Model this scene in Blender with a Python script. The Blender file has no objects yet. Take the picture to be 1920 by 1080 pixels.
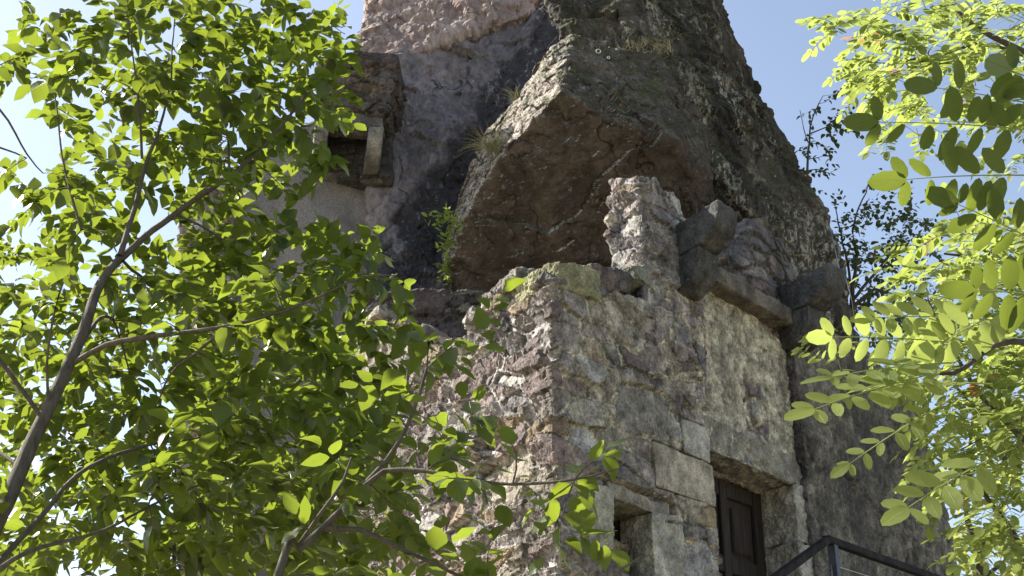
import bpy, bmesh, math, random
import numpy as np
from mathutils import Vector, Matrix
PI = math.pi; R_ = math.radians
# ------------------------------------------------------------------ camera, sky, sun, exposure
scn = bpy.context.scene
COL = scn.collection
PITCH = R_(24.0); FPX = 2328.0; EYE = 1.6
cam_d = bpy.data.cameras.new('camera'); cam = bpy.data.objects.new('camera', cam_d); COL.objects.link(cam)
cam.location = (0, 0, EYE); cam.rotation_euler = (R_(90) + PITCH, 0, 0)
cam_d.sensor_width = 36; cam_d.lens = 36 * FPX / 1920; cam_d.clip_start = 0.05; cam_d.clip_end = 2000
scn.camera = cam
SUN_AZ = R_(-66.0)      # measured from +Y towards +X
SUN_EL = R_(42.0)
w = bpy.data.worlds.new('World'); scn.world = w; w.use_nodes = True
wn = w.node_tree.nodes; wl = w.node_tree.links
sky = wn.new('ShaderNodeTexSky'); sky.sky_type = 'NISHITA'; sky.sun_disc = False
sky.sun_elevation = SUN_EL; sky.sun_rotation = SUN_AZ
sky.air_density = 1.0; sky.dust_density = 1.5; sky.ozone_density = 1.0; sky.altitude = 300
wn['Background'].inputs['Strength'].default_value = 0.085
hs = wn.new('ShaderNodeHueSaturation'); hs.inputs['Saturation'].default_value = 0.82; wl.new(sky.outputs[0], hs.inputs['Color']); wl.new(hs.outputs[0], wn['Background'].inputs['Color'])
sd = bpy.data.lights.new('sun', 'SUN'); sd.energy = 5.0; sd.angle = R_(0.53); sd.color = (1.0, 0.94, 0.84)
sun = bpy.data.objects.new('sun', sd); COL.objects.link(sun)
SD = Vector((math.sin(SUN_AZ) * math.cos(SUN_EL), math.cos(SUN_AZ) * math.cos(SUN_EL), math.sin(SUN_EL)))
sun.rotation_euler = SD.to_track_quat('Z', 'Y').to_euler(); sun.location = SD * 40
scn.view_settings.view_transform = 'Standard'; scn.view_settings.look = 'None'
scn.view_settings.gamma = 1; scn.view_settings.exposure = 1.5
scn.cycles.max_bounces = 8; scn.cycles.diffuse_bounces = 4; scn.cycles.transmission_bounces = 6
scn.cycles.use_denoising = True

# ------------------------------------------------------------------ helpers
_c, _s = math.cos(PITCH), math.sin(PITCH)
def at(px, py, Y):
    """world point seen at a photograph position, Y metres ahead of the viewer"""
    u = (px - 960) / FPX; v = (540 - py) / FPX
    f = _c - v * _s; up = _s + v * _c
    return (u / f * Y, Y, EYE + up / f * Y)
CX, CY = 0.2555, 7.0
_a = R_(41.3); RX, RY = math.sin(_a), math.cos(_a)      # along the door wall
_b = R_(33.0); NX, NY = math.sin(_b), -math.cos(_b)      # outward along the side wall (the corner is not quite square)
MX, MY = -math.cos(_b), -math.sin(_b)                   # normal of the side wall
_FI = np.linalg.inv(np.array([[RX, NX], [RY, NY]]))
def F(t, n, z): return (CX + RX * t + NX * n, CY + RY * t + NY * n, z)
def to_frame(P):
    d = P[:, :2] - np.array([CX, CY])
    q = d @ _FI.T; return np.stack([q[:, 0], q[:, 1], P[:, 2]], 1)

def tag(o, label=None, cat=None, group=None, kind=None):
    if label: o['label'] = label
    if cat: o['category'] = cat
    if group: o['group'] = group
    if kind: o['kind'] = kind
    return o
def empty(name, loc=(0, 0, 0)):
    o = bpy.data.objects.new(name, None); COL.objects.link(o); o.location = loc
    o.empty_display_size = 0.1
    return o
def link(name, me, m=None, parent=None, smooth=True):
    o = bpy.data.objects.new(name, me); COL.objects.link(o)
    if m:
        me.materials.clear(); me.materials.append(m)
    if parent:
        o.parent = parent
        o.matrix_parent_inverse = Matrix.Translation(-parent.location)
    if smooth: me.polygons.foreach_set('use_smooth', [True] * len(me.polygons))
    return o
def mesh_from(V, faces_flat, starts, totals):
    me = bpy.data.meshes.new('m')
    me.vertices.add(len(V)); me.vertices.foreach_set('co', np.asarray(V, np.float32).ravel())
    me.loops.add(len(faces_flat)); me.loops.foreach_set('vertex_index', np.asarray(faces_flat, np.int32))
    me.polygons.add(len(starts)); me.polygons.foreach_set('loop_start', np.asarray(starts, np.int32))
    me.polygons.foreach_set('loop_total', np.asarray(totals, np.int32))
    me.update(calc_edges=True)
    return me

# ---- noise
_rs = np.random.RandomState(7)
_G = _rs.normal(size=(1024, 3)); _G /= np.linalg.norm(_G, axis=1)[:, None]; _G = _G.astype(np.float32)
def _hash(i, j, k, seed):
    h = (i * 73856093) ^ (j * 19349663) ^ (k * 83492791) ^ (seed * 2654435761 & 0x7fffffff)
    h = (h ^ (h >> 13)) * 1274126177 & 0x7fffffffffff
    return (h ^ (h >> 16))
def perlin(P, freq=1.0, seed=0):
    P = (P * freq).astype(np.float32)
    I = np.floor(P).astype(np.int64); Fr = (P - I).astype(np.float32)
    U = Fr * Fr * Fr * (Fr * (Fr * 6 - 15) + 10)
    out = np.zeros(len(P), np.float32)
    for dx in (0, 1):
        wx = U[:, 0] if dx else 1 - U[:, 0]
        for dy in (0, 1):
            wy = U[:, 1] if dy else 1 - U[:, 1]
            for dz in (0, 1):
                wz = U[:, 2] if dz else 1 - U[:, 2]
                g = _G[_hash(I[:, 0] + dx, I[:, 1] + dy, I[:, 2] + dz, seed) & 1023]
                d = g[:, 0] * (Fr[:, 0] - dx) + g[:, 1] * (Fr[:, 1] - dy) + g[:, 2] * (Fr[:, 2] - dz)
                out += wx * wy * wz * d
    return out * 1.6
def fbm(P, freq, octs=4, seed=0, ridged=False, gain=0.5):
    o = np.zeros(len(P), np.float32); a = 1.0
    for k in range(octs):
        n = perlin(P, freq * 2 ** k, seed + k * 17)
        o += a * ((1 - 2 * np.abs(n)) if ridged else n); a *= gain
    return o
def rnd(ids, seed):
    h = _hash(ids, ids * 0 + seed, ids * 0 + 11, seed) & 0xffff
    return h.astype(np.float32) / 65535.0
def cells(P, size, seed, jit=0.85):
    """3-D stone lattice: id, distance to the joint, offset from the stone's centre"""
    Q = P / np.array(size)
    kz = np.floor(Q[:, 2]).astype(np.int64)
    I = np.floor(Q).astype(np.int64)
    N = len(P)
    d1 = np.full(N, 1e9); d2 = np.full(N, 1e9)
    c1 = np.zeros((N, 3)); c2 = np.zeros((N, 3)); id1 = np.zeros(N, np.int64)
    for dz in (-1, 0, 1):
        K = I[:, 2] + dz
        sh = (_hash(K, K * 0, K * 0, seed + 5) & 255) / 255.0
        for dx in (-1, 0, 1):
            for dy in (-1, 0, 1):
                A = I[:, 0] + dx; B = I[:, 1] + dy
                h = _hash(A, B, K, seed)
                c = np.stack([A + 0.5 + ((h & 255) / 255.0 - .5) * jit + (sh - .5) * .5,
                              B + 0.5 + ((h >> 8 & 255) / 255.0 - .5) * jit,
                              K + 0.5 + ((h >> 16 & 255) / 255.0 - .5) * jit], 1)
                d = ((Q - c) ** 2).sum(1)
                m1 = d < d1
                m2 = (~m1) & (d < d2)
                c2[m1] = c1[m1]; d2[m1] = d1[m1]
                c1[m1] = c[m1]; d1[m1] = d[m1]; id1[m1] = h[m1]
                c2[m2] = c[m2]; d2[m2] = d[m2]
    e = (d2 - d1) / (2 * np.sqrt(((c1 - c2) ** 2).sum(1)) + 1e-6)
    return id1 & 0xffffff, e, (Q - c1)
def sstep(a, b, x):
    t = np.clip((x - a) / (b - a), 0, 1); return t * t * (3 - 2 * t)

def hull_bm(bm, pts):
    vs = [bm.verts.new(p) for p in pts]
    r = bmesh.ops.convex_hull(bm, input=vs)
    dead = [g for g in r['geom_interior'] if isinstance(g, bmesh.types.BMVert)]
    if dead: bmesh.ops.delete(bm, geom=dead, context='VERTS')
def voxel(hulls, size):
    bm = bmesh.new()
    for h in hulls:
        b2 = bmesh.new(); hull_bm(b2, h)
        bmesh.ops.recalc_face_normals(b2, faces=b2.faces)
        t = bpy.data.meshes.new('t'); b2.to_mesh(t); b2.free(); bm.from_mesh(t); bpy.data.meshes.remove(t)
    me = bpy.data.meshes.new('t'); bm.to_mesh(me); bm.free()
    o = bpy.data.objects.new('t', me); COL.objects.link(o)
    md = o.modifiers.new('r', 'REMESH'); md.mode = 'VOXEL'; md.voxel_size = size; md.adaptivity = 0
    dg = bpy.context.evaluated_depsgraph_get()
    m2 = bpy.data.meshes.new_from_object(o.evaluated_get(dg))
    bpy.data.objects.remove(o); bpy.data.meshes.remove(me)
    return m2
def arrays(me):
    n = len(me.vertices); P = np.empty(n * 3, np.float32); me.vertices.foreach_get('co', P)
    Nn = np.empty(n * 3, np.float32); me.vertices.foreach_get('normal', Nn)
    return P.reshape(-1, 3).astype(np.float64), Nn.reshape(-1, 3).astype(np.float64)
def smooth_normals(me, N, it=3):
    ne = len(me.edges); E = np.empty(ne * 2, np.int32); me.edges.foreach_get('vertices', E); E = E.reshape(-1, 2)
    for _ in range(it):
        A = N.copy()
        for k in range(3):
            A[:, k] += np.bincount(E[:, 0], N[E[:, 1], k], len(N)) + np.bincount(E[:, 1], N[E[:, 0], k], len(N))
        N = A / (np.linalg.norm(A, axis=1)[:, None] + 1e-9)
    return N
def setco(me, P): me.vertices.foreach_set('co', P.astype(np.float32).ravel()); me.update()
def setcol(me, C, name='Col'):
    a = me.attributes.new(name, 'FLOAT_COLOR', 'POINT')
    C4 = np.ones((len(C), 4), np.float32); C4[:, :3] = C; a.data.foreach_set('color', C4.ravel())
def setf(me, v, name):
    a = me.attributes.new(name, 'FLOAT', 'POINT'); a.data.foreach_set('value', v.astype(np.float32))
def box(t0, t1, n0, n1, z0, z1): return [F(t, n, z) for t in (t0, t1) for n in (n0, n1) for z in (z0, z1)]

# ---- material nodes
class M:
    def __init__(s, name):
        s.m = bpy.data.materials.new(name); s.m.use_nodes = True
        s.t = s.m.node_tree; s.n = s.t.nodes; s.l = s.t.links
        s.b = s.n['Principled BSDF']; s.out = s.n['Material Output']
        s.b.inputs['Roughness'].default_value = 0.9
        s.b.inputs['Specular IOR Level'].default_value = 0.25
        s.geo = s.n.new('ShaderNodeNewGeometry')
        s.P = s.geo.outputs['Position']
    def put(s, sock, v):
        if hasattr(v, 'is_linked'): s.l.new(v, sock)
        elif isinstance(v, (tuple, list)):
            v = tuple(v); sock.default_value = v + (1,) if len(v) == 3 and sock.type == 'RGBA' else v
        else: sock.default_value = v
    def scale(s, v, k=(1, 1, 1), rot=(0, 0, 0)):
        n = s.n.new('ShaderNodeMapping'); s.put(n.inputs[0], v); n.inputs['Scale'].default_value = k; n.inputs['Rotation'].default_value = rot; return n.outputs[0]
    def noise(s, sc, det=6, rough=0.6, v=None, dist=0.0):
        n = s.n.new('ShaderNodeTexNoise'); s.put(n.inputs['Vector'], v or s.P); n.inputs['Scale'].default_value = sc
        n.inputs['Detail'].default_value = det; n.inputs['Roughness'].default_value = rough; n.inputs['Distortion'].default_value = dist
        return n.outputs['Fac']
    def vor(s, sc, v=None, feat='F1', out='Distance'):
        n = s.n.new('ShaderNodeTexVoronoi'); n.feature = feat; s.put(n.inputs['Vector'], v or s.P); n.inputs['Scale'].default_value = sc
        return n.outputs[out]
    def mix(s, f, a, b, mode='MIX'):
        n = s.n.new('ShaderNodeMix'); n.data_type = 'RGBA'; n.blend_type = mode
        s.put(n.inputs[0], f); s.put(n.inputs[6], a); s.put(n.inputs[7], b); return n.outputs[2]
    def ramp(s, v, a, b):
        n = s.n.new('ShaderNodeMapRange'); n.interpolation_type = 'SMOOTHSTEP'; s.put(n.inputs[0], v)
        n.inputs[1].default_value = a; n.inputs[2].default_value = b; return n.outputs[0]
    def math(s, op, a, b=0.0):
        n = s.n.new('ShaderNodeMath'); n.operation = op; s.put(n.inputs[0], a); s.put(n.inputs[1], b); return n.outputs[0]
    def attr(s, name, out='Color'):
        n = s.n.new('ShaderNodeAttribute'); n.attribute_name = name; return n.outputs[out]
    def nz(s):
        n = s.n.new('ShaderNodeSeparateXYZ'); s.l.new(s.geo.outputs['Normal'], n.inputs[0]); return n.outputs
    def bump(s, h, dist=0.01, st=1.0, prev=None):
        n = s.n.new('ShaderNodeBump'); s.put(n.inputs['Height'], h); n.inputs['Distance'].default_value = dist; n.inputs['Strength'].default_value = st
        if prev: s.l.new(prev, n.inputs['Normal'])
        return n.outputs[0]
    def fin(s, col, bump=None, rough=None):
        s.put(s.b.inputs['Base Color'], col)
        if bump: s.l.new(bump, s.b.inputs['Normal'])
        if rough is not None: s.put(s.b.inputs['Roughness'], rough)
        return s.m

def mat_stone(name, dark=0.35, lichen=0.25, gain=1.0, moss=0.0):
    """masonry: baked stone / joint colour, grime, lichen, grain"""
    m = M(name)
    c = m.attr('Col')
    n1 = m.noise(9, 8, .7); n2 = m.noise(70, 5, .75)
    c = m.mix(1.0, c, m.mix(m.ramp(n1, .3, .7), (.55 * gain,) * 3, (1.35 * gain,) * 3), 'MULTIPLY')
    c = m.mix(1.0, c, m.mix(m.ramp(n2, .3, .7), (.6,) * 3, (1.35,) * 3), 'MULTIPLY')
    st = m.noise(1.6, 7, .7, v=m.scale(m.P, (1, 1, .35)))
    c = m.mix(m.math('MULTIPLY', m.ramp(st, .48, .68), dark), c, (.035, .034, .032))
    li = m.math('MULTIPLY', m.ramp(m.noise(26, 6, .7), .58, .66), m.ramp(m.noise(2.3, 3, .6), .45, .62))
    c = m.mix(m.math('MULTIPLY', li, lichen), c, (.42, .42, .36))
    if moss:
        mo = m.math('MULTIPLY', m.ramp(m.nz()[2], .25, .7), m.ramp(m.noise(5, 5, .7), .42, .55))
        c = m.mix(m.math('MULTIPLY', mo, moss), c, (.07, .075, .018))
    b = m.bump(m.noise(30, 9, .8, dist=.5), .007, .9); b = m.bump(n2, .005, .9, b)
    return m.fin(c, b)
def mat_rock(name, a, b, stain, stain_amt=.6, lichen=(.4, .4, .33), li_amt=.5, streak=(1, 1, .25), moss=0.0, zone=None, rot=(0, 0, 0), under=None, pale=None, crust=None, lo=.57):
    m = M(name)
    V = m.scale(m.P, streak, rot)
    c = m.mix(m.ramp(m.noise(1.3, 8, .65), .35, .65), a, b)
    c = m.mix(1.0, c, m.mix(m.ramp(m.noise(14, 8, .75, v=V), .3, .7), (.55,) * 3, (1.4,) * 3), 'MULTIPLY')
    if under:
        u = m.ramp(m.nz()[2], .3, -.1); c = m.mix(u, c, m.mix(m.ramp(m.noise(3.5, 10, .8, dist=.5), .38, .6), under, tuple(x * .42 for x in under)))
    if crust:
        k = m.math('MULTIPLY', m.ramp(m.nz()[0], -.45, -.05), m.ramp(m.nz()[2], -.1, .1)); c = m.mix(m.math('MULTIPLY', k, m.math('ADD', .55, m.math('MULTIPLY', m.ramp(m.noise(4, 8, .75), .35, .6), .4))), c, crust)
    s1 = m.ramp(m.noise(1.5, 9, .7, v=V, dist=.4), .44, .62)
    if zone: s1 = m.math('MAXIMUM', m.math('MULTIPLY', s1, .45), m.ramp(m.math('ADD', m.attr(zone, 'Fac'), m.math('MULTIPLY', m.math('SUBTRACT', m.noise(3, 8, .7, v=V), .5), 1.6)), .35, .75))
    c = m.mix(m.math('MULTIPLY', s1, stain_amt), c, stain)
    if pale:
        c = m.mix(m.math('MULTIPLY', m.ramp(m.noise(2.2, 8, .7, v=V, dist=.8), .56, .66), .55), c, pale)
    l1 = m.math('MULTIPLY', m.ramp(m.noise(17, 8, .75, v=m.scale(m.P, (1, 1, .5))), lo, lo + .05), m.ramp(m.noise(1.9, 4, .6, v=V), .42, .6))
    l2 = m.math('MULTIPLY', m.ramp(m.vor(11), .16, .08), m.ramp(m.noise(3, 2), .5, .6))
    l1 = m.math('MAXIMUM', l1, l2)
    c = m.mix(m.math('MULTIPLY', l1, li_amt), c, lichen)
    if moss:
        mo = m.math('MULTIPLY', m.ramp(m.nz()[2], .1, .5), m.ramp(m.noise(3.5, 8, .7), .4, .56))
        c = m.mix(m.math('MULTIPLY', mo, moss), c, m.mix(m.ramp(m.noise(30, 4), .3, .7), (.025, .03, .008), (.13, .14, .03)))
    fc = m.n.new('ShaderNodeTexVoronoi'); fc.feature = 'DISTANCE_TO_EDGE'; fc.inputs['Scale'].default_value = 1.6
    wv = m.n.new('ShaderNodeVectorMath'); wv.operation = 'ADD'; nn = m.n.new('ShaderNodeTexNoise'); nn.inputs['Scale'].default_value = 2.5; nn.inputs['Detail'].default_value = 7; m.l.new(m.P, nn.inputs['Vector'])
    sc_ = m.n.new('ShaderNodeVectorMath'); sc_.operation = 'SCALE'; sc_.inputs['Scale'].default_value = .7; m.l.new(nn.outputs['Color'], sc_.inputs[0])
    m.l.new(V, wv.inputs[0]); m.l.new(sc_.outputs[0], wv.inputs[1]); m.l.new(wv.outputs[0], fc.inputs['Vector'])
    fis = m.math('MULTIPLY', m.ramp(fc.outputs['Distance'], .022, .004), m.ramp(m.noise(2.1, 3), .45, .6))
    c = m.mix(m.math('MULTIPLY', fis, .8), c, (.012, .011, .01))
    sp = m.ramp(m.noise(60, 4, .8), .60, .68); c = m.mix(m.math('MULTIPLY', sp, .35), c, lichen)
    bp = m.bump(m.math('MULTIPLY', fis, -1.0), .03, .8); bp = m.bump(m.noise(7, 9, .72, v=V), .09, .8, bp); bp = m.bump(m.noise(45, 7, .8), .016, .9, bp)
    return m.fin(c, bp)

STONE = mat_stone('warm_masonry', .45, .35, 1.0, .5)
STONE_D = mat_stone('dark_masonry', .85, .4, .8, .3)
DRESSED = mat_stone('dressed_stone', .6, .3, .9)
def palette(ids, pal, wts, seed):
    r = rnd(ids, seed); cum = np.cumsum(wts) / np.sum(wts); k = np.searchsorted(cum, r).clip(0, len(pal) - 1)
    C = np.array(pal)[k]; return C * (0.75 + 0.5 * rnd(ids, seed + 1))[:, None]
PAL = [(.26, .205, .19), (.34, .30, .275), (.42, .37, .30), (.21, .195, .19), (.35, .27, .19), (.44, .42, .39)]
def masonry(name, hulls, vox, mat, parent, size=(.27, .27, .15), seed=3, amp=1.0, lit=1.8, pal=PAL, wts=(4, 4, 3, 2, 1.5, 1), mortar=(.42, .385, .285), mort=(.03, .05), frame=True, big=.28, coarse=0.015, render=None, flat=None, recess=False, tone=.70):
    me = voxel(hulls, vox); P, N = arrays(me); N = smooth_normals(me, N, 3)
    T = to_frame(P) if frame else P.copy()
    W = T + np.stack([fbm(T, 2.2, 2, seed + 40) * .035, fbm(T, 2.2, 2, seed + 50) * .035, fbm(T, 1.6, 2, seed + 60) * .03], 1) + np.stack([fbm(T, 16, 3, seed + k, gain=.6) for k in (41, 51, 61)], 1) * .006
    i1, e1, v1 = cells(W, size, seed, .8)
    i2, e2, v2 = cells(W, (size[0] * 1.8, size[1] * 1.8, size[2] * 1.9), seed + 9, .8)
    useb = rnd(i2, seed + 3) < big
    ids = np.where(useb, i2 + 7, i1); e = np.where(useb, e2 * 1.9, e1); v = np.where(useb[:, None], v2, v1)
    fine = fbm(W, 9, 4, seed + 70, gain=.65)
    grit = fbm(W, 38, 3, seed + 75, gain=.8)
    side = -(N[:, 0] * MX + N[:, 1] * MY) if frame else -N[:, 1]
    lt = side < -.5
    A = amp * np.where(lt, lit, 1.0)
    mk = sstep(mort[0], mort[1], e + fine * .02)
    tl = (rnd(ids, 21) - .5) * v[:, 0] + (rnd(ids, 22) - .5) * v[:, 1] + (rnd(ids, 23) - .4) * v[:, 2]
    proud = (rnd(ids, 24) - .45) * .03
    h = mk * (.014 + proud + tl * np.where(lt, .09, .05)) + fbm(W, 1.1, 3, seed + 80) * coarse
    i3, e3, v3 = cells(W + fine[:, None] * .01, (size[0] * .42, size[1] * .42, size[2] * .45), seed + 31, 1.0)
    chip = ((rnd(i3, 31) - .5) * v3[:, 0] + (rnd(i3, 32) - .5) * v3[:, 1] + (rnd(i3, 33) - .3) * v3[:, 2]) * .030 + (rnd(i3, 34) - .5) * .007
    h += chip * mk * np.where(lt, 1.15, .5)
    cr = fbm(W * np.array([1, 1, 2.2]), 13, 4, seed + 90, ridged=True, gain=.6)
    h += grit * np.where(mk > .5, .0018, .0032) + fine * .003
    crack = np.exp(-((e - mort[1] - .012) / .012) ** 2) * sstep(-.25, .2, fbm(W, 2.5, 2, seed + 97))
    h -= crack * .010
    if render is not None:
        rm = render(T); h = h * (1 - .8 * rm) + rm * (.020 + fine * .005 + grit * .003)
        mk = mk * (1 - rm); crack = crack * (1 - rm)
        if recess: h -= .055 * sstep(1.66, 1.70, T[:, 0] + .012 * fine) * sstep(4.26, 4.34, T[:, 2]) * (T[:, 1] > -.3) * (T[:, 0] < 3)
    if flat:
        fm = np.zeros(len(T))
        for (a, b, c, d) in flat: fm = np.maximum(fm, sstep(-.012, .0, T[:, 0] - a) * sstep(-.012, .0, b - T[:, 0]) * sstep(-.012, .0, T[:, 2] - c) * sstep(-.012, .0, d - T[:, 2]) * (T[:, 1] > -.3))
        h = h * (1 - fm) - .03 * fm
    P2 = P + N * (h * A)[:, None]
    setco(me, P2)
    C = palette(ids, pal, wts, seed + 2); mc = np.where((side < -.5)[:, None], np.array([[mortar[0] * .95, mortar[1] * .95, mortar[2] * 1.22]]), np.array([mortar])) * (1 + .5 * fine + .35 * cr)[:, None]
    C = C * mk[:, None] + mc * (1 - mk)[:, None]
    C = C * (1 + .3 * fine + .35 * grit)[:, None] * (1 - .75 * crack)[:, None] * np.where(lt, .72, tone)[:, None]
    setcol(me, np.clip(C, .02, .8))
    return link(name, me, mat, parent, smooth=False)
def dressed(name, pts, parent, colr=(.33, .29, .22), vox=.012, seed=1, rough=.006, mat=None):
    me = voxel([pts], vox); P, N = arrays(me); N = smooth_normals(me, N, 2)
    h = fbm(P, 14, 4, seed, gain=.65) * rough + fbm(P, 45, 2, seed + 3) * .0016 + fbm(P, 2.5, 2, seed + 5) * rough * 1.6
    setco(me, P + N * h[:, None])
    k = 1 + .35 * fbm(P, 5, 4, seed + 9)
    setcol(me, np.array(colr) * np.clip(k, .4, 1.6)[:, None])
    return link(name, me, mat or DRESSED, parent, smooth=False)

# ------------------------------------------------------------------ ground
me = bpy.data.meshes.new('ground')
n = 60; xs = np.linspace(-1, 1, n); xs = np.sign(xs) * np.abs(xs) ** 2.2 * 400
V = []; 
for y in xs:
    for x in xs: V.append((x, y, 0.0))
V = np.array(V); V[:, 2] = fbm(V, .15, 3, 5) * .15 - .05
Fc = [(j * n + i, j * n + i + 1, (j + 1) * n + i + 1, (j + 1) * n + i) for j in range(n - 1) for i in range(n - 1)]
me.from_pydata([tuple(v) for v in V], [], Fc)
gm = M('pale_bounce_soil'); gc = gm.mix(gm.ramp(gm.noise(2, 8, .7), .35, .65), (.19, .165, .10), (.31, .27, .19))  # unseen ground, colour raised pale to bounce warm light upward
tag(link('ground', me, gm.fin(gc, gm.bump(gm.noise(20), .03))), 'grassy ground below the ruin', 'ground', kind='structure')

# ------------------------------------------------------------------ cliff
def front(pts, back=4.0):
    P = [at(*p) for p in pts]; return P + [(x, y + back, z) for x, y, z in P]
def rock(name, hulls, vox, mat, seed, amp=.1, blk=(1.1, 1.1, .8), blk2=(.3, .3, .24), a2=.03, dirn=(1, 1, 1), zone=None, parent=None, ridge=.02, strat=(1, 1, 1)):
    me = voxel(hulls, vox); P, N = arrays(me); N = smooth_normals(me, N, 5)
    D = P * np.array(dirn)
    W = D + np.stack([fbm(D, 1.1, 3, seed + k) for k in (1, 2, 3)], 1) * .16
    i1, e1, v1 = cells(W, blk, seed); i2, e2, v2 = cells(W, blk2, seed + 4)
    t1 = (rnd(i1, 1) - .5) * v1[:, 0] + (rnd(i1, 2) - .5) * v1[:, 1] + (rnd(i1, 3) - .5) * v1[:, 2]
    t2 = (rnd(i2, 1) - .5) * v2[:, 0] + (rnd(i2, 2) - .5) * v2[:, 1] + (rnd(i2, 3) - .5) * v2[:, 2]
    h = t1 * amp * 1.5 + t2 * a2 * 2 + (rnd(i2, 5) - .5) * a2 * .5 + fbm(D, .8, 5, seed + 8, gain=.5) * amp * .6
    h += fbm(D, 4, 4, seed + 12, ridged=True, gain=.55) * ridge
    h -= (1 - sstep(0, .05, e1)) * amp * .15
    h += fbm(D * np.array(strat), 3.2, 5, seed + 20, ridged=True, gain=.6) * ridge * .9 + fbm(D, 22, 3, seed + 25, gain=.7) * .004
    setco(me, P + N * h[:, None])
    if zone is not None: setf(me, zone(P), 'zone')
    return link(name, me, mat, parent, smooth=False)
M_GREY = mat_rock('grey_purple_rock', (.19, .185, .205), (.28, .245, .25), (.035, .034, .04), .9, (.42, .42, .42), .55, (1, 1, .5), zone='zone', rot=(0, R_(-35), 0), pale=(.36, .36, .38))
M_BLACK = mat_rock('black_streaked_rock', (.10, .085, .066), (.045, .04, .03), (.018, .016, .014), .85, (.46, .44, .35), .85, (1, 1, .3), moss=.8, rot=(0, R_(20), 0), pale=(.46, .42, .32), lo=.505)
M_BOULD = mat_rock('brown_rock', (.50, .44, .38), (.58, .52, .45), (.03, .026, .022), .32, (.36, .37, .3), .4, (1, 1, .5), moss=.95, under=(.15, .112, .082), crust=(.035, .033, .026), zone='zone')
M_PINK = mat_rock('sunlit_pink_rock', (.40, .30, .26), (.46, .37, .33), (.12, .09, .08), .4, (.42, .42, .42), .2, (1, 1, .5))  # paler, pinker copy of the cliff rock, sunlit brightness put into the colour
pa, pb = np.array(at(950, 200, 10.8)), np.array(at(735, 545, 10.3))
def band(P):
    d = (pb - pa)[[0, 2]]; d /= np.linalg.norm(d)
    q = P[:, [0, 2]] - pa[[0, 2]]
    s = q[:, 0] * d[1] - q[:, 1] * d[0]          # across the band
    return sstep(-.45, .05, -s) if False else np.clip(1 - np.abs(-s * 1.0 + .25 if False else s + .0) / .62, 0, 1)
h_slope = [(742, 100, 10.75), (695, 330, 10.5), (690, 430, 10.35), (720, 560, 10.1), (700, 760, 10.1), (960, 760, 10.3), (930, 480, 10.5), (985, 230, 11.0), (1020, 20, 11.4), (860, 50, 11.05)]
h_mid = [(960, 60, 11.25), (1030, 0, 11.2), (1090, 60, 10.8), (1040, 200, 10.5), (930, 330, 10.6), (985, 100, 11.0), (900, 480, 10.3)]
h_top = [(664, 92, 10.9), (672, 60, 11.2), (692, 10, 11.5), (730, -120, 12.2), (980, -150, 12.2), (1040, 10, 11.3), (860, 62, 10.95), (745, 112, 10.75)]
h_notch = [(935, 90, 10.9), (960, 70, 11.0), (990, 60, 10.9), (965, 180, 10.7), (930, 250, 10.65)]
tag(rock('cliff', [front(h_slope), front(h_mid, 3)], .021, M_GREY, 11, .07, (1.3, 1.3, .9), (.33, .33, .2), .03, (1, 1, 1), band), 'smooth grey purple cliff face', 'cliff', kind='structure')
tag(rock('cliff', [front(h_top, 4)], .021, M_PINK, 12, .09, (.6, .6, 1.0), (.2, .2, .4), .045, (1, 1, .8), strat=(2.2, 1, .8)), 'sunlit pinkish top of the cliff', 'cliff', kind='structure')
h_r1 = [(1020, -160, 12.0), (1290, -160, 13.2), (1312, 0, 12.8), (1345, 45, 12.5), (1388, 115, 12.2), (1402, 165, 12.0), (1300, 140, 10.9), (1180, 40, 10.8), (1060, 60, 10.7), (1030, 0, 11.0), (1200, 250, 10.3)]
h_r2 = [(1388, 120, 12.2), (1405, 165, 12.0), (1440, 205, 11.9), (1482, 290, 11.7), (1300, 120, 10.8), (1240, 130, 10.6), (1300, 280, 10.3), (1350, 420, 10.3), (1540, 400, 11.5), (1500, 470, 11.1)]
h_r3 = [(1478, 285, 11.7), (1520, 345, 11.5), (1550, 405, 11.3), (1568, 470, 11.2), (1588, 545, 11.1), (1600, 640, 11.0), (1610, 760, 11.0), (1320, 300, 10.3), (1290, 420, 10.3), (1340, 560, 10.5), (1480, 560, 10.7), (1250, 600, 10.6)]
tag(rock('cliff', [front(h_r1), front(h_r2, 3), front(h_r3, 3)], .022, M_BLACK, 23, .10, (.9, .9, .9), (.26, .26, .22), .04), 'near black cliff buttress with pale lichen streaks', 'cliff', kind='structure')
h_b = [(1050, 172, 9.0), (1150, 226, 9.1), (1255, 262, 9.3), (1330, 330, 9.75), (1330, 480, 10.1), (1250, 600, 10.3), (915, 590, 10.0), (872, 548, 9.88), (846, 500, 9.75), (868, 440, 9.62), (905, 350, 9.4), (960, 265, 9.22),
       (1038, 92, 9.62), (985, 172, 9.8), (905, 270, 10.0), (858, 385, 10.1), (836, 480, 10.1), (1075, 76, 9.7), (1230, 110, 10.3), (1330, 240, 10.1)]
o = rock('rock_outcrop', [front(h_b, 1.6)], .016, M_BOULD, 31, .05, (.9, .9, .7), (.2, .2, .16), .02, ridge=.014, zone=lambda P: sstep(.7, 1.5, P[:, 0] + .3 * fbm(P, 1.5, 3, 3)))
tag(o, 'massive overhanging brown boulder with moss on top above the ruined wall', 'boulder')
tag(rock('rock_outcrop', [front([(1225, -80, 14.5), (1300, -80, 14.5), (1310, 8, 14.3), (1285, 14, 14.2), (1230, 12, 14.2)], 2)], .05, M_PINK, 37, .06), 'small sunlit pinkish rock behind the top of the black cliff', 'rock')

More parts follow.
